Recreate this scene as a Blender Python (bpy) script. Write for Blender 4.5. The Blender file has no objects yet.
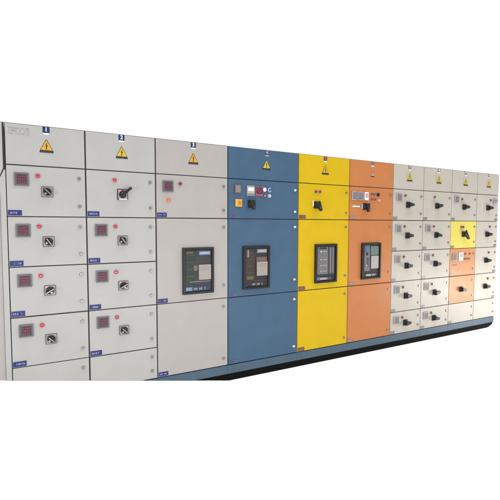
import bpy, bmesh, math, random
from mathutils import Vector, Matrix
random.seed(7)
S = bpy.context.scene
COL = S.collection
R = math.radians

# ------------------------------------------------------------------ materials
def mat(name, rgb, rough=0.5, metal=0.0, var=0.0, scale=6.0, bump=0.0, spec=0.5, coat=0.0, emit=None):
    m = bpy.data.materials.new(name); m.use_nodes = True
    nt = m.node_tree; b = nt.nodes['Principled BSDF']
    b.inputs['Base Color'].default_value = (*rgb, 1)
    b.inputs['Roughness'].default_value = rough
    b.inputs['Metallic'].default_value = metal
    b.inputs['Specular IOR Level'].default_value = spec
    b.inputs['Coat Weight'].default_value = coat
    if emit:
        b.inputs['Emission Color'].default_value = (*emit[0], 1)
        b.inputs['Emission Strength'].default_value = emit[1]
    if var or bump:
        geo = nt.nodes.new('ShaderNodeNewGeometry')
    if var:
        n = nt.nodes.new('ShaderNodeTexNoise'); n.inputs['Scale'].default_value = scale
        n.inputs['Detail'].default_value = 7; n.inputs['Roughness'].default_value = 0.6
        nt.links.new(geo.outputs['Position'], n.inputs['Vector'])
        cr = nt.nodes.new('ShaderNodeValToRGB')
        cr.color_ramp.elements[0].position = 0.3; cr.color_ramp.elements[1].position = 0.7
        cr.color_ramp.elements[0].color = (*[c * (1 - var) for c in rgb], 1)
        cr.color_ramp.elements[1].color = (*[min(1, c * (1 + var)) for c in rgb], 1)
        nt.links.new(n.outputs['Fac'], cr.inputs['Fac'])
        # fine vertical wipe marks and handling dirt in the paint
        mp = nt.nodes.new('ShaderNodeMapping'); mp.inputs['Scale'].default_value = (38, 38, 2.2)
        nt.links.new(geo.outputs['Position'], mp.inputs['Vector'])
        n2 = nt.nodes.new('ShaderNodeTexNoise'); n2.inputs['Scale'].default_value = 1.0; n2.inputs['Detail'].default_value = 4
        nt.links.new(mp.outputs['Vector'], n2.inputs['Vector'])
        mr = nt.nodes.new('ShaderNodeMapRange'); mr.inputs['From Min'].default_value = 0.35; mr.inputs['From Max'].default_value = 0.75
        mr.inputs['To Min'].default_value = 1.0; mr.inputs['To Max'].default_value = 1 - var * 0.35
        nt.links.new(n2.outputs['Fac'], mr.inputs['Value'])
        vm = nt.nodes.new('ShaderNodeVectorMath'); vm.operation = 'SCALE'
        nt.links.new(cr.outputs['Color'], vm.inputs[0]); nt.links.new(mr.outputs['Result'], vm.inputs['Scale'])
        nt.links.new(vm.outputs['Vector'], b.inputs['Base Color'])
        rr = nt.nodes.new('ShaderNodeMapRange')
        rr.inputs['To Min'].default_value = max(0, rough - .08); rr.inputs['To Max'].default_value = min(1, rough + .12)
        nt.links.new(n.outputs['Fac'], rr.inputs['Value']); nt.links.new(rr.outputs['Result'], b.inputs['Roughness'])
    if bump:
        nb = nt.nodes.new('ShaderNodeTexNoise'); nb.inputs['Scale'].default_value = 3.2; nb.inputs['Detail'].default_value = 2
        nt.links.new(geo.outputs['Position'], nb.inputs['Vector'])
        bp = nt.nodes.new('ShaderNodeBump'); bp.inputs['Strength'].default_value = bump; bp.inputs['Distance'].default_value = 0.02
        nt.links.new(nb.outputs['Fac'], bp.inputs['Height']); nt.links.new(bp.outputs['Normal'], b.inputs['Normal'])
    return m

PAINT = dict(
    grey   = mat('grey_white_paint',  (0.270, 0.264, 0.254), 0.42, spec=.25, var=.03, bump=.12),
    beige  = mat('beige_white_paint', (0.256, 0.240, 0.226), 0.42, spec=.25, var=.03, bump=.12),
    cream  = mat('cream_white_paint', (0.318, 0.293, 0.258), 0.42, spec=.25, var=.03, bump=.12),
    blue   = mat('steel_blue_paint',  (0.034, 0.071, 0.120), 0.40, spec=.2, var=.06, bump=.12),
    yellow = mat('yellow_paint',      (0.40, 0.268, 0.004), 0.42, spec=.12, var=.04, bump=.12),
    yellow_glare  = mat('glare_paled_yellow_paint', (0.45, 0.38, 0.07), 0.40, spec=.25, var=.03, bump=.12),  # yellow paint with glare put into its colour
    orange = mat('orange_paint',      (0.335, 0.120, 0.038), 0.40, spec=.2, var=.04, bump=.12),
    peach  = mat('light_orange_paint',(0.36, 0.160, 0.062), 0.40, spec=.25, var=.04, bump=.12),
)
M = dict(
    gasket = mat('rubber_gasket', (0.03, 0.028, 0.027), .8),
    plinth = mat('plinth_blue_paint', (0.024, 0.054, 0.086), .45, var=.07, bump=.1),
    channel= mat('black_base_paint', (0.003, 0.003, 0.003), .7, spec=.05),
    black  = mat('black_plastic', (0.0108, 0.0108, 0.012), .38, spec=.2),
    black2 = mat('satin_black_plastic', (0.021, 0.0198, 0.021), .5, spec=.2),
    dgrey  = mat('dark_grey_plastic', (0.06, 0.057, 0.06), .5, spec=.2),
    mgrey  = mat('mid_grey_plastic', (0.132, 0.129, 0.132), .5),
    lgrey  = mat('light_grey_plastic', (0.252, 0.246, 0.246), .5),
    white  = mat('white_print', (0.6, 0.6, 0.6), .5),
    steel  = mat('dull_zinc', (0.252, 0.24, 0.228), .38, metal=.8),
    chrome = mat('bright_nickel', (0.75, 0.73, 0.71), .22, metal=1),
    screen = mat('smoked_meter_window', (0.050, 0.018, 0.032), .5, spec=.2),
    screenp= mat('glare_paled_meter_window', (0.14, 0.12, 0.13), .55, spec=.2),  # paler copy of the meter window, glare put into the colour
    led    = mat('meter_digits_red', (0.22, 0.035, 0.075), .4, emit=((0.8, .08, .2), .02)),
    ledp   = mat('meter_digits_glare_washed', (0.216, 0.12, 0.156), .4),  # digits washed out by glare put into their colour
    redlens= mat('red_lens', (0.27, 0.006, 0.022), .3, coat=.4),
    dredlens= mat('dark_red_lens', (0.084, 0.0072, 0.012), .25, coat=.4),
    redring= mat('pink_bezel', (0.372, 0.18, 0.192), .4),
    orlens = mat('orange_red_lens', (0.432, 0.072, 0.018), .25, coat=.4),
    orring = mat('orange_bezel', (0.45, 0.228, 0.132), .4),
    whitelens = mat('white_lens', (0.66, 0.66, 0.645), .2, coat=.4),
    bluelens  = mat('blue_lens', (0.024, 0.042, 0.3), .2, coat=.4),
    greenlens = mat('pale_green_lens', (0.3, 0.348, 0.3), .2, coat=.4),
    amber  = mat('amber_plastic', (0.48, 0.24, 0.036), .35),
    brown  = mat('brown_plastic', (0.085, 0.048, 0.035), .45),
    olive  = mat('olive_plastic', (0.078, 0.066, 0.03), .45, spec=.2),
    magenta= mat('magenta_screen', (0.216, 0.042, 0.084), .3),
    indigo = mat('indigo_label', (0.012, 0.018, 0.105), .4, spec=.2),
    navy   = mat('navy_label', (0.009, 0.021, 0.078), .4, spec=.2),
    nblue  = mat('blue_on_blue_label', (0.027, 0.045, 0.12), .4),
    maroon = mat('maroon_label', (0.102, 0.027, 0.03), .4),
    mauve  = mat('mauve_label', (0.18, 0.102, 0.09), .4),
    taupe  = mat('taupe_label', (0.102, 0.09, 0.084), .4),
    print_ = mat('faded_print', (0.24, 0.24, 0.3), .5),
    emboss = mat('faint_grey_print', (0.216, 0.216, 0.21), .5),
    signy  = mat('sign_yellow', (0.4, 0.21, 0.005), .45),
    signy2 = mat('sign_lemon', (0.37, 0.28, 0.015), .45),
    signbg = mat('sign_pale_backing', (0.31, 0.275, 0.18), .5),
    dgreen = mat('breaker_green_grey', (0.016, 0.024, 0.018), .4, spec=.2),
    bgreen = mat('breaker_green_screen', (0.07, 0.11, 0.08), .3),
    bblue  = mat('breaker_blue_screen', (0.05, 0.095, 0.18), .25),
    bnblue = mat('breaker_blue_strip', (0.012, 0.026, 0.05), .35, spec=.2),
    bbeige = mat('breaker_beige_face', (0.2, 0.175, 0.16), .45),
    bpale  = mat('breaker_pale_face', (0.23, 0.215, 0.21), .45),
    bbrown = mat('breaker_brown_side', (0.034, 0.024, 0.019), .45, spec=.2),
    bgrey  = mat('breaker_mid_grey', (0.085, 0.08, 0.083), .45),
    plate  = mat('switch_plate_grey', (0.17, 0.17, 0.165), .5),
    bezel  = mat('grey_meter_bezel', (0.10, 0.098, 0.102), .5, spec=.3),
    glassy = mat('breaker_grey_face', (0.022, 0.021, 0.023), .3, spec=.2),
    floor  = mat('white_floor_paint', (0.95, 0.95, 0.95), .9, spec=.2),
)

# ------------------------------------------------------------------ mesh builder
class MB:
    def __init__(s): s.bm = bmesh.new(); s.mats = []
    def mi(s, m):
        if m not in s.mats: s.mats.append(m)
        return s.mats.index(m)
    def add(s, verts, faces, m, smooth=False):
        i = s.mi(m); vs = [s.bm.verts.new(v) for v in verts]
        for f in faces:
            try:
                fc = s.bm.faces.new([vs[k] for k in f]); fc.material_index = i; fc.smooth = smooth
            except ValueError: pass
    def box(s, x0, x1, y0, y1, z0, z1, m, bev=0.0, seg=2):
        b = bmesh.new()
        vs = [b.verts.new((x, y, z)) for x in (x0, x1) for y in (y0, y1) for z in (z0, z1)]
        for f in ((0,1,3,2),(4,6,7,5),(0,4,5,1),(2,3,7,6),(0,2,6,4),(1,5,7,3)): b.faces.new([vs[k] for k in f])
        bmesh.ops.recalc_face_normals(b, faces=b.faces)
        if bev: bmesh.ops.bevel(b, geom=list(b.edges), offset=bev, segments=seg, affect='EDGES', profile=.5)
        s.merge(b, m)
    def merge(s, b, m, mtx=None):
        i = s.mi(m); b.verts.index_update()
        vs = [s.bm.verts.new((mtx @ v.co) if mtx else v.co) for v in b.verts]
        for f in b.faces:
            nf = s.bm.faces.new([vs[v.index] for v in f.verts]); nf.material_index = i; nf.smooth = False
        b.free()
    def prism(s, pts, y0, y1, m):                    # polygon in x,z pulled from y0 to y1
        n = len(pts); b = bmesh.new()
        a = [b.verts.new((p[0], y0, p[1])) for p in pts]; c = [b.verts.new((p[0], y1, p[1])) for p in pts]
        b.faces.new(a); b.faces.new(c[::-1])
        for k in range(n): b.faces.new((a[k], c[k], c[(k+1) % n], a[(k+1) % n]))
        bmesh.ops.recalc_face_normals(b, faces=b.faces); s.merge(b, m)
    def cyl(s, cx, cz, r, y0, y1, m, n=28, r1=None, dome=0.0):    # axis along y; y1 is the front (more negative)
        r1 = r if r1 is None else r1
        rings = [(r, y0), (r, y0 + (y1-y0)*.02), (r1, y1 + (y0-y1)*.12), (r1*.93, y1)]
        if dome:
            for k in (1, 2, 3): t = k/4*math.pi/2; rings.append((r1*.93*math.cos(t), y1 - dome*math.sin(t)))
        V = []; F = []
        for rr, y in rings:
            for k in range(n): a = 2*math.pi*k/n; V.append((cx + rr*math.cos(a), y, cz + rr*math.sin(a)))
        for q in range(len(rings)-1):
            for k in range(n): F.append((q*n+k, q*n+(k+1) % n, (q+1)*n+(k+1) % n, (q+1)*n+k))
        F.append(tuple((len(rings)-1)*n+k for k in range(n)))
        b = bmesh.new(); vs = [b.verts.new(v) for v in V]
        for f in F: b.faces.new([vs[k] for k in f])
        bmesh.ops.recalc_face_normals(b, faces=b.faces)
        i = s.mi(m); b.verts.index_update(); nv = [s.bm.verts.new(v.co) for v in b.verts]
        for f in b.faces:
            nf = s.bm.faces.new([nv[v.index] for v in f.verts]); nf.material_index = i; nf.smooth = len(f.verts) == 4
        b.free()
    def bar(s, cx, cz, ang, l0, l1, w0, w1, y0, y1, m, bev=.002):  # tapered lever in the x,z plane
        b = bmesh.new()
        P = [(l0, -w0/2), (l1, -w1/2), (l1, w1/2), (l0, w0/2)]
        a = [b.verts.new((p[0], y0, p[1])) for p in P]; c = [b.verts.new((p[0], y1, p[1])) for p in P]
        b.faces.new(a); b.faces.new(c[::-1])
        for k in range(4): b.faces.new((a[k], c[k], c[(k+1) % 4], a[(k+1) % 4]))
        bmesh.ops.recalc_face_normals(b, faces=b.faces)
        if bev: bmesh.ops.bevel(b, geom=list(b.edges), offset=bev, segments=2, affect='EDGES', profile=.5)
        s.merge(b, m, Matrix.Translation((cx, 0, cz)) @ Matrix.Rotation(-ang, 4, 'Y'))
    def text(s, txt, cx, cz, size, y, m, depth=.0006):
        cu = bpy.data.curves.new('txt', 'FONT'); cu.body = txt; cu.size = size; cu.extrude = depth
        cu.align_x = 'CENTER'; cu.align_y = 'CENTER'; cu.offset = size*.02
        o = bpy.data.objects.new('txt', cu); COL.objects.link(o)
        bpy.context.view_layer.update()
        me = bpy.data.meshes.new_from_object(o.evaluated_get(bpy.context.evaluated_depsgraph_get()))
        b = bmesh.new(); b.from_mesh(me)
        s.merge(b, m, Matrix.Translation((cx, y, cz)) @ Matrix.Rotation(math.pi/2, 4, 'X'))
        bpy.data.objects.remove(o); bpy.data.curves.remove(cu); bpy.data.meshes.remove(me)
    def scribble(s, x0, x1, z0, z1, y, m, rows=1, seed=0):        # lines of lettering too small to read
        rn = random.Random(seed); h = (z1-z0)/rows
        for r in range(rows):
            x = x0 + rn.uniform(0, .3)*h; zb = z0 + r*h; xe = x1 - rn.uniform(0, .12)*(x1-x0); t = .13*h
            while x < xe - .3*h:
                w = rn.uniform(.36, .52)*h; a, c = zb+.16*h, zb+.84*h
                if rn.random() > .16:
                    st = rn.sample(range(5), 3)
                    if 0 in st: s.box(x, x+t, y-.0005, y, a, c, m)
                    if 1 in st: s.box(x+w-t, x+w, y-.0005, y, a, c, m)
                    if 2 in st: s.box(x+t, x+w-t, y-.0005, y, c-t, c, m)
                    if 3 in st: s.box(x+t, x+w-t, y-.0005, y, a, a+t, m)
                    if 4 in st: s.box(x+t, x+w-t, y-.0005, y, (a+c-t)/2, (a+c+t)/2, m)
                x += w + .16*h
    def build(s, name, parent=None, loc=(0, 0, 0), label=None):
        me = bpy.data.meshes.new(name); s.bm.to_mesh(me); s.bm.free()
        for m in s.mats: me.materials.append(m)
        o = bpy.data.objects.new(name, me); COL.objects.link(o); o.location = loc
        if parent: o.parent = parent
        if label: o['label'] = label
        return o

def copy_part(src, parent, loc, label=None):
    o = src.copy(); COL.objects.link(o); o.parent = parent; o.location = loc
    if 'label' in o.keys() and not label: del o['label']
    if label: o['label'] = label
    return o

# ------------------------------------------------------------------ small devices (each built once, then copied)
F0 = -0.0012                                                    # devices sit on the door sheet
def mk_meter(win, led, bez):
    m = MB()
    m.box(-.049, .049, -.012, F0, -.049, .049, M['bezel'] if bez is M['dgrey'] else bez, .004)
    m.box(-.040, .040, -.0135, -.0118, -.040, .040, M['dgrey'] if bez is M['dgrey'] else M['mgrey'], .001)
    m.box(-.029, .031, -.0145, -.0133, -.030, .034, win, .0006)
    for r in range(3):
        z = .022 - r*.021
        for k in range(4):
            x = -.024 + k*.013
            for (a, b_, c, d) in ((0,.008,.0105,.0120),(0,.008,.0053,.0067),(0,.008,0,.0014),(0,.0014,0,.0120),(.0066,.008,0,.0120)):
                if random.random() > .12: m.box(x+a, x+b_, -.0151, -.0144, z+c-.008, z+d-.008, led)
    for k in range(4): m.box(-.026+k*.015, -.018+k*.015, -.0150, -.0134, -.0385, -.0335, M['dgrey'])
    return m
def mk_lamp(lens, ring, r=.017):
    m = MB(); m.cyl(0, 0, r*1.12, F0, -.006, ring); m.cyl(0, 0, r*.9, -.006, -.014, lens, dome=.005); return m
def mk_lock():
    m = MB(); m.cyl(0, 0, .0145, F0, -.005, M['mgrey'], n=24); m.cyl(0, 0, .0115, -.005, -.010, M['steel'], n=24)
    m.box(-.002, .002, -.0112, -.0098, -.008, .008, M['black']); return m
def mk_switch_grey(ang):
    m = MB()
    m.box(-.041, .041, -.008, F0, -.040, .040, M['dgrey'], .003)
    m.box(-.037, .037, -.0095, -.0078, -.036, .036, M['plate'], .001)
    for q in (-1, 1):
        for r_ in (-1, 1): m.cyl(q*.030, r_*.029, .0032, -.0090, -.0108, M['steel'], n=10)
    m.cyl(0, 0, .030, -.009, -.022, M['black'], r1=.027)
    m.bar(0, 0, ang, -.033, .033, .017, .015, -.020, -.046, M['black2'])
    m.bar(0, 0, ang, -.029, .029, .005, .005, -.0458, -.0475, M['steel'], 0)
    m.bar(0, 0, ang+math.pi/2, .010, .026, .012, .018, -.0195, -.024, M['steel'])
    m.box(-.031, -.014, -.0105, -.0093, .021, .031, M['redlens'])
    return m
def mk_switch_large():
    m = MB()
    m.box(-.043, .043, -.010, F0, -.045, .045, M['black2'], .003)
    m.box(-.036, .036, -.0115, -.0098, -.036, .038, M['lgrey'], .001)
    m.box(-.030, .036, -.0125, -.0113, -.044, -.037, M['white'])
    m.cyl(0, 0, .031, -.011, -.026, M['black'], r1=.027)
    m.cyl(0, 0, .017, -.026, -.034, M['steel'], r1=.015)
    m.bar(0, 0, R(42), -.034, .080, .024, .019, -.030, -.050, M['black'], .003)
    m.cyl(.054, .049, .013, -.050, -.058, M['black2'], n=20)
    m.box(-.012, .016, -.0125, -.0112, .028, .038, M['magenta'])
    return m
def mk_switch_black(ang, L=.060):
    m = MB()
    m.box(-.036, .036, -.010, F0, -.038, .038, M['black'], .003)
    m.cyl(0, 0, .034, -.010, -.034, M['black2'], r1=.030)
    m.bar(0, 0, ang, -.034, L-.006, .058, .028, -.032, -.060, M['black'], .006)
    m.bar(0, 0, ang, .02, L-.016, .003, .003, -.0598, -.0606, M['mgrey'], 0)
    return m
def mk_label(w, h, base, pr, seed):
    m = MB(); m.box(-w/2, w/2, -.003, F0, -h/2, h/2, base, .0008)
    m.scribble(-w*.40, w*.42, -h*.26, h*.26, -.0029, pr, rows=1, seed=seed); return m
def mk_number(n, base, pr):
    m = MB(); m.box(-.024, .024, -.003, F0, -.021, .025, base, .0008)
    m.text(str(n), 0, .002, .044 if n < 10 else .034, -.0032, pr)
    m.box(-.020, .020, -.0022, F0, -.035, -.024, M['white'] if base is not M['nblue'] else M['print_']); return m
def mk_sign(col, backing, sc=1.0):
    m = MB(); y = F0
    if backing: m.box(-.058*sc, .058*sc, -.002, F0, -.052*sc, .066*sc, M['signbg'], .0005); y = -.002
    m.prism([(-.044*sc, -.030*sc), (.044*sc, -.030*sc), (.003*sc, .052*sc), (-.003*sc, .052*sc)], y, y-.0010, M['black2'])
    m.prism([(-.0395*sc, -.027*sc), (.0395*sc, -.027*sc), (.001*sc, .047*sc), (-.001*sc, .047*sc)], y-.0010, y-.0018, col)
    b = [(.004,.030),(-.009,.004),(-.001,.004),(-.005,-.017),(-.009,-.015),(-.001,-.025),(.004,-.013),(.0,-.014),(.009,.010),(.001,.010),(.007,.030)]
    m.prism([(x*sc, z*sc) for x, z in b], y-.0018, y-.0024, M['black'])
    m.box(-.047*sc, .047*sc, y-.0014, y, -.046*sc, -.031*sc, M['black2'])
    m.scribble(-.040*sc, .040*sc, -.0425*sc, -.0345*sc, y-.0013, M['brown'], 1, 5)
    return m

# ------------------------------------------------------------------ draw-out breaker fronts (four different faces)
def mk_breaker(kind):
    m = MB(); W, H = .306, .424; x0, z1 = -W/2, H/2
    def bx(a, b, c, d, y0, y1, mm, bev=.0015):                   # fractions from left / top
        m.box(x0+a*W, x0+b*W, y1, y0, z1-d*H, z1-c*H, mm, bev)
    # bezel as four rails round an inset face
    for (a, b, c, d) in ((0,.075,0,1), (.925,1,0,1), (.075,.925,0,.05), (.075,.925,.95,1)):
        bx(a, b, c, d, F0, -.026, M['black'], .004)
    bx(.06, .94, .04, .96, F0, -.004, M['black'], 0)
    side = dict(a=M['dgreen'], b=M['bbrown'], c=M['dgrey'], d=M['dgrey'])[kind]
    face = dict(a=M['glassy'], b=M['glassy'], c=M['glassy'], d=M['glassy'])[kind]
    bx(.075, .925, .055, .80, -.004, -.009, face)
    bx(.075, .925, .83, .945, -.004, -.011, M['bnblue'] if kind == 'a' else M['black2'])
    bx(.075, .925, .805, .822, -.004, -.014, M['dgrey'])
    if kind in 'ab':
        bx(.10, .42, .07, .78, -.009, -.012, side)
        for k in range(4): bx(.14, .38, .16+k*.15, .17+k*.15, -.012, -.0135, M['dgrey'], 0)
        bx(.52, .90, .075, .165, -.009, -.013, M['bblue'] if kind == 'a' else M['mgrey'])
        bx(.56, .86, .10, .14, -.013, -.0135, M['print_'], 0)
        bx(.50, .90, .37, .70, -.009, -.026, M['bbeige'], .004)
        bx(.55, .85, .42, .425, -.026, -.0265, M['dgrey'], 0)
        bx(.55, .85, .47, .475, -.026, -.0265, M['dgrey'], 0)
        if kind == 'a':
            bx(.34, .48, .38, .50, -.009, -.018, M['brown'], .003); bx(.12, .34, .075, .13, -.012, -.0135, M['olive'])
            bx(.22, .90, .73, .745, -.009, -.013, M['mgrey'], 0)
        else:
            bx(.50, .90, .26, .37, -.009, -.014, M['brown']); bx(.14, .38, .70, .78, -.012, -.0145, M['olive'])
            bx(.16, .22, .09, .26, -.012, -.014, M['mgrey'])
    elif kind == 'c':
        bx(.12, .60, .07, .78, -.009, -.012, M['bgrey']); bx(.63, .90, .07, .78, -.009, -.012, M['dgrey'])
        for k, f in enumerate((.19, .40, .55, .70)):
            m.cyl(x0+.26*W, z1-f*H, .014 if k == 0 else .010, -.012, -.019, M['bpale'], n=20)
            bx(.36, .54, f-.008, f+.008, -.012, -.0128, M['lgrey'], 0)
        bx(.68, .72, .10, .75, -.012, -.016, M['mgrey']); bx(.80, .84, .10, .75, -.012, -.016, M['mgrey'])
        bx(.20, .52, .085, .13, -.012, -.0145, M['dgreen'])
    else:
        bx(.16, .44, .07, .78, -.009, -.012, M['bgrey'])
        bx(.22, .40, .10, .26, -.012, -.016, M['bblue']); bx(.25, .33, .27, .34, -.012, -.018, M['black'])
        bx(.48, .90, .09, .34, -.009, -.014, M['bgreen']); bx(.50, .90, .36, .72, -.009, -.017, M['bpale'], .003)
        bx(.30, .38, .40, .66, -.012, -.016, M['dgrey'])
        m.cyl(x0+.26*W, z1-.62*H, .012, -.012, -.020, M['bpale'], n=20)
    # latch rail and maker's plate along the bottom
    bx(.10, .30, .85, .93, -.011, -.0125, M['bblue'] if kind in 'ac' else M['black2'])
    m.scribble(x0+(.34 if kind != 'd' else .22)*W, x0+.80*W, z1-.925*H, z1-.86*H, -.011, M['print_'] if kind != 'd' else M['white'], 1, 11)
    if kind in 'cd': bx(.24, .52, .865, .92, -.0125, -.015, M['bpale'])
    return m

# ------------------------------------------------------------------ the line-up, in metres along the front
FZ = 1.53                                                        # camera height above the floor
U = [-2.053, -1.503, -0.937, -0.242, 0.581, 1.286, 1.991, 2.547, 3.118, 3.688, 4.212]
Wt = [0.737, 0.432, 0.052, -0.325, -0.705, -1.087, -1.363, -1.453]   # top, header, rows A-D, door foot, plinth foot
Z = [w + FZ for w in Wt]

def sheet(x0, x1, z0, z1, m, thick=.018):
    b = MB(); b.box(x0, x1, 0, thick, z0, z1, m, .003, 2); return b

def cabinet(i, paint, gv, label, group=None, round_end=False):
    x0, x1 = U[i], U[i+1]; w = x1-x0
    root = bpy.data.objects.new('switchgear_cabinet', None); COL.objects.link(root)
    root.location = ((x0+x1)/2, .40, 0); root['label'] = label; root['category'] = 'cabinet'
    root['group'] = group or 'switchgear cabinets bolted in one long row'
    ox, oy = -(x0+x1)/2, -.40
    def P(x, z, y=0): return (x+ox, y+oy, z)
    b = MB()
    b.box(0.0008, w-.0008, .0205, .80, Z[6]-.004, Z[0], PAINT[paint if i < 3 or i > 5 else paint])
    b.box(.0008, w-.0008, .016, .0205, Z[6]+.001, Z[0]-.001, M['gasket'])
    b.build('body', root, P(x0, 0))
    b = MB(); b.box(.0004, w-.0004, .004, .79, Z[7], Z[6]-.006, M['plinth'], .002)
    b.build('plinth', root, P(x0, 0))
    b = MB()
    if round_end:
        pts = [(0, .0), (w-.20, 0), (w-.10, .018), (w-.03, .045), (w-.005, Z[7]-.001), (0, Z[7]-.001)]
        b.prism(pts, .010, .78, M['channel'])
    else: b.box(0, w, .010, .78, 0, Z[7]-.001, M['channel'])
    b.build('base_channel', root, P(x0, 0))
    g = gv/2
    hd = sheet(g, w-g, Z[1]+.0042, Z[0]-.007, PAINT[paint]).build('header_panel', root, P(x0, 0))
    return root, hd, P

protos = {}
def put(key, maker, name, parent, x, z, label=None):
    """x, z in metres relative to the parent sheet's own origin"""
    if key in protos: return copy_part(protos[key], parent, (x, 0, z), label)
    o = maker().build(name, parent, (x, 0, z), label); protos[key] = o; return o

def door(root, P, i, r0, r1, paint, gv, label=None):
    x0, x1 = U[i], U[i+1]; g = gv/2
    return sheet(g, x1-x0-g, Z[r1]+.0038, Z[r0]-.0038, PAINT[paint]).build('door', root, P(x0+random.uniform(-.0008, .0008), random.uniform(-.0008, .0008), random.uniform(-.0006, .0004)), label)

def locks(d, w, r0, r1, inset=.049, only_one=False):
    put('lock', mk_lock, 'door_lock', d, w-inset, Z[r0]-.078)
    if not only_one:
        lo = Z[r1]+.085 if r1 != 6 or r0 != 5 else Z[r1]+.075
        put('lock', mk_lock, 'door_lock', d, w-inset, lo)

NP = [0]; PL = {}
def nameplate(d, r1, key, base, pr, w=.090, h=.040, x=.008):
    NP[0] += 1; b_, p_ = PL.setdefault(key, (base, pr))
    mk_label(w, h, b_, p_, NP[0]).build('name_plate', d, (x+w/2, 0, Z[r1]+.008+h/2))

def header_bits(hd, i, w, base, pr, sign_col, backing, xn=None, xt=None, sc=1.0):
    xn = w/2 if xn is None else xn; xt = w/2 if xt is None else xt
    mk_number(i+1, base, pr).build('number_plate', hd, (xn, 0, Z[0]-.031))
    put('sign%s%s%s' % (sign_col.name, backing, sc), lambda: mk_sign(sign_col, backing, sc), 'warning_sign', hd, xt, Z[0]-.155)

GA, GB, GC = R(135), R(125), R(-150)
labels = [
 'grey white cabinet numbered 1, five stacked doors and faint grey print on its header',
 'grey white cabinet with a large black lever and no meter on its top door',
 'beige white cabinet with a dark breaker window, between a grey white and the blue cabinet',
 'blue cabinet with meters and coloured lamps on its top door and a breaker window',
 'full height yellow cabinet with a grey breaker window, between blue and orange cabinets',
 'orange cabinet with a breaker window and a row of pale meters on its top door',
 'cream white cabinet directly beside the orange cabinet, a meter on all five small doors',
 'cream white cabinet of five switch doors, directly left of the one with the yellow door',
 'cream white cabinet with one yellow and two orange doors among its small doors',
 'cream white cabinet at the far right end of the row, blank bottom door']

# --- the two feeder cabinets at the left
for i in (0, 1):
    w = U[i+1]-U[i]; gv = .0105
    root, hd, P = cabinet(i, 'grey', gv, labels[i])
    header_bits(hd, i, w, M['navy'], M['white'], M['signy'] if i == 0 else M['signy2'], False)
    if i == 0:
        b = MB(); b.scribble(0, .155, 0, .058, F0, M['emboss'], rows=3, seed=3)
        b.build('maker_print', hd, (.022, 0, Z[0]-.088))
    for r in range(1, 6):
        r1 = r+1
        d = door(root, P, i, r, r1, 'grey', gv)
        if r < 5:
            dx = .008 if i else 0
            if not (i == 1 and r == 1):
                put('meterdark', lambda: mk_meter(M['screen'], M['led'], M['dgrey']), 'meter', d, .102+dx, Z[r]-.104)
                put('swgrey%d' % (r % 3), lambda: mk_switch_grey([GC, GA, GB][r % 3]), 'rotary_switch', d, .272+dx, Z[r]-.190)
            else:
                put('swlarge', mk_switch_large, 'rotary_switch', d, .284, Z[r]-.190, 'larger black switch with a long lever pointing up right')
            put('redlamp', lambda: mk_lamp(M['redlens'], M['redring']), 'indicator_lamp', d, .210+dx*1.5, Z[r]-.074)
            nameplate(d, r1, 'ind', M['indigo'], M['print_'])
        locks(d, w, r, r1, only_one=(i == 0 and r == 5))

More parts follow.
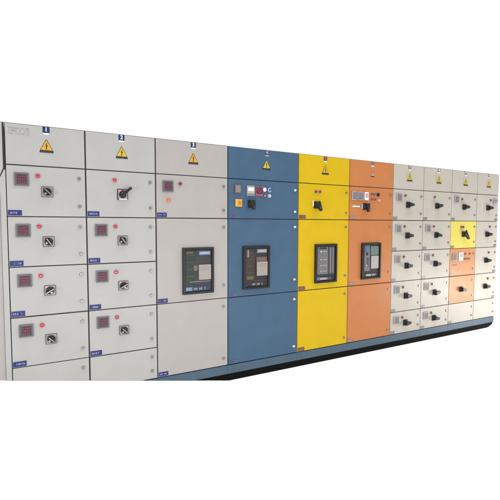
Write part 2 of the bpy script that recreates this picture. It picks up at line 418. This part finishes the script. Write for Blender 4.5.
# --- the four breaker cabinets
specs = {2: ('beige', .010, 'a', M['indigo'], M['print_'], .386), 3: ('blue', .009, 'b', M['nblue'], M['indigo'], .310),
         4: ('yellow', .008, 'c', M['maroon'], M['mauve'], .369), 5: ('orange', .008, 'd', M['mauve'], M['lgrey'], .345)}
for i, (paint, gv, kind, lb, lp, bc) in specs.items():
    w = U[i+1]-U[i]
    root, hd, P = cabinet(i, paint, gv, labels[i])
    if i == 2: header_bits(hd, i, w, M['navy'], M['white'], M['signy'], False)
    if i == 3: header_bits(hd, i, w, M['nblue'], M['lgrey'], M['signy2'], False, w/2+.02, w/2+.015)
    if i == 4: header_bits(hd, i, w, M['maroon'], M['mauve'], M['signy'], False)
    if i == 5: header_bits(hd, i, w, M['mauve'], M['brown'], M['orring'], False, None, None, .62)
    d1 = door(root, P, i, 1, 2, paint, gv); d2 = door(root, P, i, 2, 4, paint, gv, paint.replace('beige', 'beige white')+' door with the breaker window'); d3 = door(root, P, i, 4, 6, paint, gv)
    lk = 'lockc' if i in (3,) else 'lock'
    for d, a, b_ in ((d1, 1, 2), (d2, 2, 4), (d3, 4, 6)):
        for zz in (Z[a]-.080, Z[b_]+(.078 if b_ < 6 else .074) + (.05 if (a, b_) == (2, 4) else 0)):
            put(lk, mk_lock if lk == 'lock' else (lambda: mk_lamp(M['chrome'], M['whitelens'], .011)), 'door_lock', d, w-.046, zz)
        nameplate(d, b_, 'b%d' % i, lb, lp, .088, .038)
    mk_breaker(kind).build('circuit_breaker', d2, (bc, 0, FZ-.426))
    t = Z[1]
    def Q(x, z): return x-U[i], z+FZ
    if i == 2:
        put('meterdark', None, 'meter', d1, .108, t-.104)
        put('dred', lambda: mk_lamp(M['dredlens'], M['redring']), 'indicator_lamp', d1, .219, t-.077)
        put('orl', lambda: mk_lamp(M['orlens'], M['orring'], .018), 'indicator_lamp', d1, .113, t-.222, 'orange red lamp below the meter')
    if i == 3:
        b = MB(); b.box(-.036, .036, -.012, F0, -.042, .042, M['brown'], .003); b.box(-.026, .026, -.014, -.0118, -.032, .032, M['mgrey'], .001)
        b.box(-.018, .018, -.0150, -.0138, -.006, .020, M['mauve']); b.build('meter', d1, (.103, 0, t-.096), 'brown framed grey relay')
        b = MB(); b.box(-.036, .036, -.012, F0, -.036, .036, M['amber'], .003); b.box(-.008, .026, -.014, -.0118, -.024, .024, M['signy'], .001)
        b.cyl(.008, 0, .012, -.014, -.020, M['orlens'], n=20); b.build('meter', d1, (.112, 0, t-.228), 'amber relay')
        b = MB(); b.box(-.047, .047, -.012, F0, -.052, .052, M['mgrey'], .003); b.box(-.040, .040, -.014, -.0118, -.028, .040, M['lgrey'], .001)
        b.box(-.030, .032, -.0150, -.0138, -.004, .028, M['white']); b.build('meter', d1, (.244, 0, t-.106), 'grey meter with a white dial')
        b = MB(); b.box(-.044, .044, -.012, F0, -.046, .046, M['magenta'], .003); b.box(-.036, .036, -.014, -.0118, -.024, .038, M['screen'], .001)
        b.scribble(-.028, .028, -.016, .030, -.0139, M['led'], 2, 4); b.build('meter', d1, (.342, 0, t-.110), 'magenta meter')
        mk_lamp(M['whitelens'], M['lgrey'], .020).build('indicator_lamp', d1, (.403, 0, t-.090), 'white lamp')
        mk_lamp(M['bluelens'], M['white'], .019).build('indicator_lamp', d1, (.468, 0, t-.090), 'blue lamp')
        mk_lamp(M['greenlens'], M['lgrey'], .018).build('indicator_lamp', d1, (.462, 0, t-.150), 'pale green lamp')
        mk_lamp(M['redring'], M['dgrey'], .010).build('indicator_lamp', d1, (.405, 0, t-.150), 'tiny pink lamp')
        b = MB(); b.box(-.075, .050, -.004, F0, -.06, .06, M['mgrey'], .002) if False else None
        put('swdown', lambda: mk_switch_black(R(-75), .062), 'rotary_switch', d1, .250, t-.235)
    if i == 4:
        for x in (.226, .278): put('dred', None, 'indicator_lamp', d1, x, t-.083)
        b = mk_switch_black(R(-62), .078); b.box(-.050, -.038, -.006, F0, -.012, .046, M['white']); b.build('rotary_switch', d1, (.236, 0, t-.225))
    if i == 5:
        for x in (.060, .138): put('meterpale', lambda: mk_meter(M['screenp'], M['ledp'], M['lgrey']), 'meter', d1, x+.02, t-.106)
        b = MB(); b.box(-.030, .030, -.012, F0, -.046, .046, M['white'], .003); b.box(-.022, .022, -.0135, -.0118, -.018, .034, M['lgrey'], .001)
        b.build('meter', d1, (.258, 0, t-.106), 'white meter')
        for x, z in ((.340, .078), (.385, .080), (.345, .140), (.395, .140)): put('dred', None, 'indicator_lamp', d1, x, t-z)
        mk_lamp(M['black'], M['brown'], .022).build('indicator_lamp', d1, (.448, 0, t-.082), 'black push button')
        mk_lamp(M['orring'], M['white'], .012).build('indicator_lamp', d1, (.470, 0, t-.150), 'pale orange lamp')
        b = MB(); b.box(-.055, .055, -.003, F0, -.006, .008, M['white'], .0005); b.build('name_plate', d1, (.105, 0, t-.228), 'narrow white plate')
        b = mk_switch_black(R(-80), .070); b.box(-.062, -.038, -.008, F0, -.030, .030, M['lgrey'], .002); b.build('rotary_switch', d1, (.245, 0, t-.225))

# --- the four cream cabinets at the right
for i in (6, 7, 8, 9):
    w = U[i+1]-U[i]; gv = .008
    root, hd, P = cabinet(i, 'cream', gv, labels[i], round_end=(i == 9))
    header_bits(hd, i, w, M['taupe'], M['white'], M['signy2'], True, w/2+.005, w/2+.008)
    for r in range(1, 6):
        r1 = r+1; paint = 'cream'; lab = None
        if i == 8 and r == 2: paint, lab = 'yellow_glare', 'yellow door with a black switch'
        if i == 8 and r == 3: paint, lab = 'peach', 'orange door with two pale meters'
        if i == 8 and r == 4: paint, lab = 'peach', 'orange door with one black switch'
        if i >= 8 and r == 5: lab = 'blank cream door'
        d = door(root, P, i, r, r1, paint, gv, lab)
        locks(d, w, r, r1, .046, only_one=False)
        if i >= 8 and r == 5:
            if i == 8: nameplate(d, r1, 'tau', M['taupe'], M['lgrey'], .070, .034)
            continue
        dz = -.02 if r == 5 else 0
        sw_z = Z[r]-.188-dz*2
        if i in (6, 7):
            if not (i == 7 and r == 1):
                put('meterpale', None, 'meter', d, .104, Z[r]-.100)
            put('dred', None, 'indicator_lamp', d, .212, Z[r]-.075)
            put('swright%d' % ((r*i) % 3), lambda: mk_switch_black(R([0, 8, -9][(r*i) % 3]), .062), 'rotary_switch', d, .268, sw_z)
            nameplate(d, r1, 'tau', M['taupe'], M['lgrey'], .070, .034)
        elif i == 8:
            if r == 1:
                put('meterpale', None, 'meter', d, .104, Z[r]-.086)
                put('dred', None, 'indicator_lamp', d, .220, Z[r]-.082)
                put('swright0', None, 'rotary_switch', d, .275, sw_z)
            if r == 2:
                for x in (.222, .268): put('dred', None, 'indicator_lamp', d, x, Z[r]-.083)
                b = mk_switch_black(R(-48), .095); b.bar(0, 0, R(75), .0, .055, .02, .016, -.028, -.046, M['black']); b.build('rotary_switch', d, (.280, 0, Z[r]-.180))
            if r == 3:
                put('meterpale', None, 'meter', d, .095, Z[r]-.115)
                b = MB(); b.box(-.045, .045, -.012, F0, -.060, .055, M['white'], .003); b.box(-.034, .034, -.0135, -.0118, -.018, .040, M['lgrey'], .001)
                b.build('meter', d, (.235, 0, Z[r]-.110), 'white meter')
                for x in (.335, .440): put('redlamp', None, 'indicator_lamp', d, x, Z[r]-.083)
                b = MB(); b.box(-.070, .070, -.014, F0, -.010, .010, M['brown'], .003); b.build('handle', d, (.372, 0, Z[r]-.152))
                b = MB(); b.box(-.045, .045, -.003, F0, -.008, .008, M['maroon'], .0006); b.build('name_plate', d, (.110, 0, Z[r]-.225), 'small maroon plate')
            if r == 4:
                put('swright2', lambda: mk_switch_black(R(-9), .062), 'rotary_switch', d, .262, Z[r]-.190)
            nameplate(d, r1, 'tau', None, None, .070, .034)
        else:
            put('dred', None, 'indicator_lamp', d, .322, Z[r]-.078)
            if r == 1:
                b = MB(); b.box(-.040, .040, -.012, F0, -.046, .046, M['lgrey'], .003); b.box(-.030, .030, -.0135, -.0118, -.02, .034, M['mgrey'], .001)
                b.build('meter', d, (.425, 0, Z[r]-.096))
            put('swright0', None, 'rotary_switch', d, .262, Z[r]-.188)
            nameplate(d, r1, 'tau', None, None, .070, .034, x=w-.085)

# --- the neighbouring cabinet cut off by the left edge of the photograph
root = bpy.data.objects.new('end_cabinet', None); COL.objects.link(root); root.location = (-2.36, .40, 0)
root['label'] = 'pale end cabinet barely in view at the far left edge of the row'; root['category'] = 'cabinet'
b = MB(); b.box(-2.66, -2.0545, .0205, .80, 0, Z[0], PAINT['grey']); b.box(-2.66, -2.0545, .016, .0205, .002, Z[0]-.001, M['gasket'])
b.build('body', root, (2.36, -.40, 0))
b = MB(); zc = FZ+.403
b.prism([(-2.65, FZ+.345), (-2.089, FZ+.345), (-2.067, zc), (-2.067, Z[0]-.007), (-2.65, Z[0]-.007)], 0, .016, PAINT['grey'])
b.build('header_panel', root, (2.36, -.40, 0))
b = MB()
b.prism([(-2.090, .02), (-2.0535, .02), (-2.0535, zc-.012), (-2.062, zc-.012), (-2.086, FZ+.338), (-2.090, FZ+.338)], .001, .016, PAINT['grey'])
b.build('corner_post', root, (2.36, -.40, 0))
b = MB(); b.box(-2.65, -2.092, .012, .0158, .02, FZ+.340, PAINT['beige']); b.build('side_sheet', root, (2.36, -.40, 0))

# ------------------------------------------------------------------ floor: flat to the right, rising gently to the left in front of the first cabinets
b = MB(); fz = .006; xk = -.225; sl = .1877; L = 4.22
ys = (-9, 1.4)
xl = -7
vs = [(xl, ys[0], fz+(xk-xl)*sl), (xk, ys[0], fz), (xk, ys[1], fz), (xl, ys[1], fz+(xk-xl)*sl), (L, ys[0], fz), (L, ys[1], fz)]
b.add(vs, [(0, 1, 2, 3), (1, 4, 5, 2)], M['floor'])
fl = b.build('floor'); fl['kind'] = 'structure'

# ------------------------------------------------------------------ light: bright white surround, fill lamps added overhead, low in front and at the right, a lamp from the left
W = bpy.data.worlds.new('World'); S.world = W; W.use_nodes = True
bg = W.node_tree.nodes['Background']; bg.inputs['Color'].default_value = (1, 1, 1, 1); bg.inputs['Strength'].default_value = 1.0
def area(name, loc, target, size, energy, col=(1, 1, 1)):
    l = bpy.data.lights.new(name, 'AREA'); l.shape = 'RECTANGLE'; l.size, l.size_y = size; l.energy = energy; l.color = col
    o = bpy.data.objects.new(name, l); COL.objects.link(o); o.location = loc
    o.rotation_euler = (Vector(target)-Vector(loc)).to_track_quat('-Z', 'Y').to_euler(); return o
area('overhead_fill_lamp', (1.0, -2.4, 7.0), (1.0, -2.2, 0), (7, 2), 300)  # added overhead lamp, lifts the floor to clean white
area('right_fill_lamp', (4.9, -1.5, .35), (4.3, 0, .25), (1.2, .5), 60, (1, .97, .92))  # added low lamp without a window, brightens the lower right doors
area('low_fill_lamp', (-1.0, -3.8, .6), (-.9, -2.5, -.3), (4.6, .5), 110)  # added wash lamp near the floor, brightens the lower doors
area('left_lamp', (-4.6, -2.7, 1.0), (-1.2, 0, .5), (1.0, .9), 75)  # lamp from the left, throws soft shadows to the right of the switches

# ------------------------------------------------------------------ camera
cam = bpy.data.cameras.new('Camera'); co = bpy.data.objects.new('Camera', cam); COL.objects.link(co)
D, phi = 4.0747, R(29.7056)
co.location = (-D*math.sin(phi), -D*math.cos(phi), FZ)
co.rotation_euler = (Matrix.Rotation(-phi, 4, 'Z') @ Matrix.Rotation(R(90-3.5538), 4, 'X') @ Matrix.Rotation(R(.1586), 4, 'Z')).to_euler()
cam.sensor_width = 36; cam.lens = 415.85/500*36; cam.clip_end = 400; cam.clip_start = .05
S.camera = co
S.render.engine = 'CYCLES'
S.view_settings.view_transform = 'Standard'; S.view_settings.look = 'None'; S.view_settings.exposure = 0; S.view_settings.gamma = 1
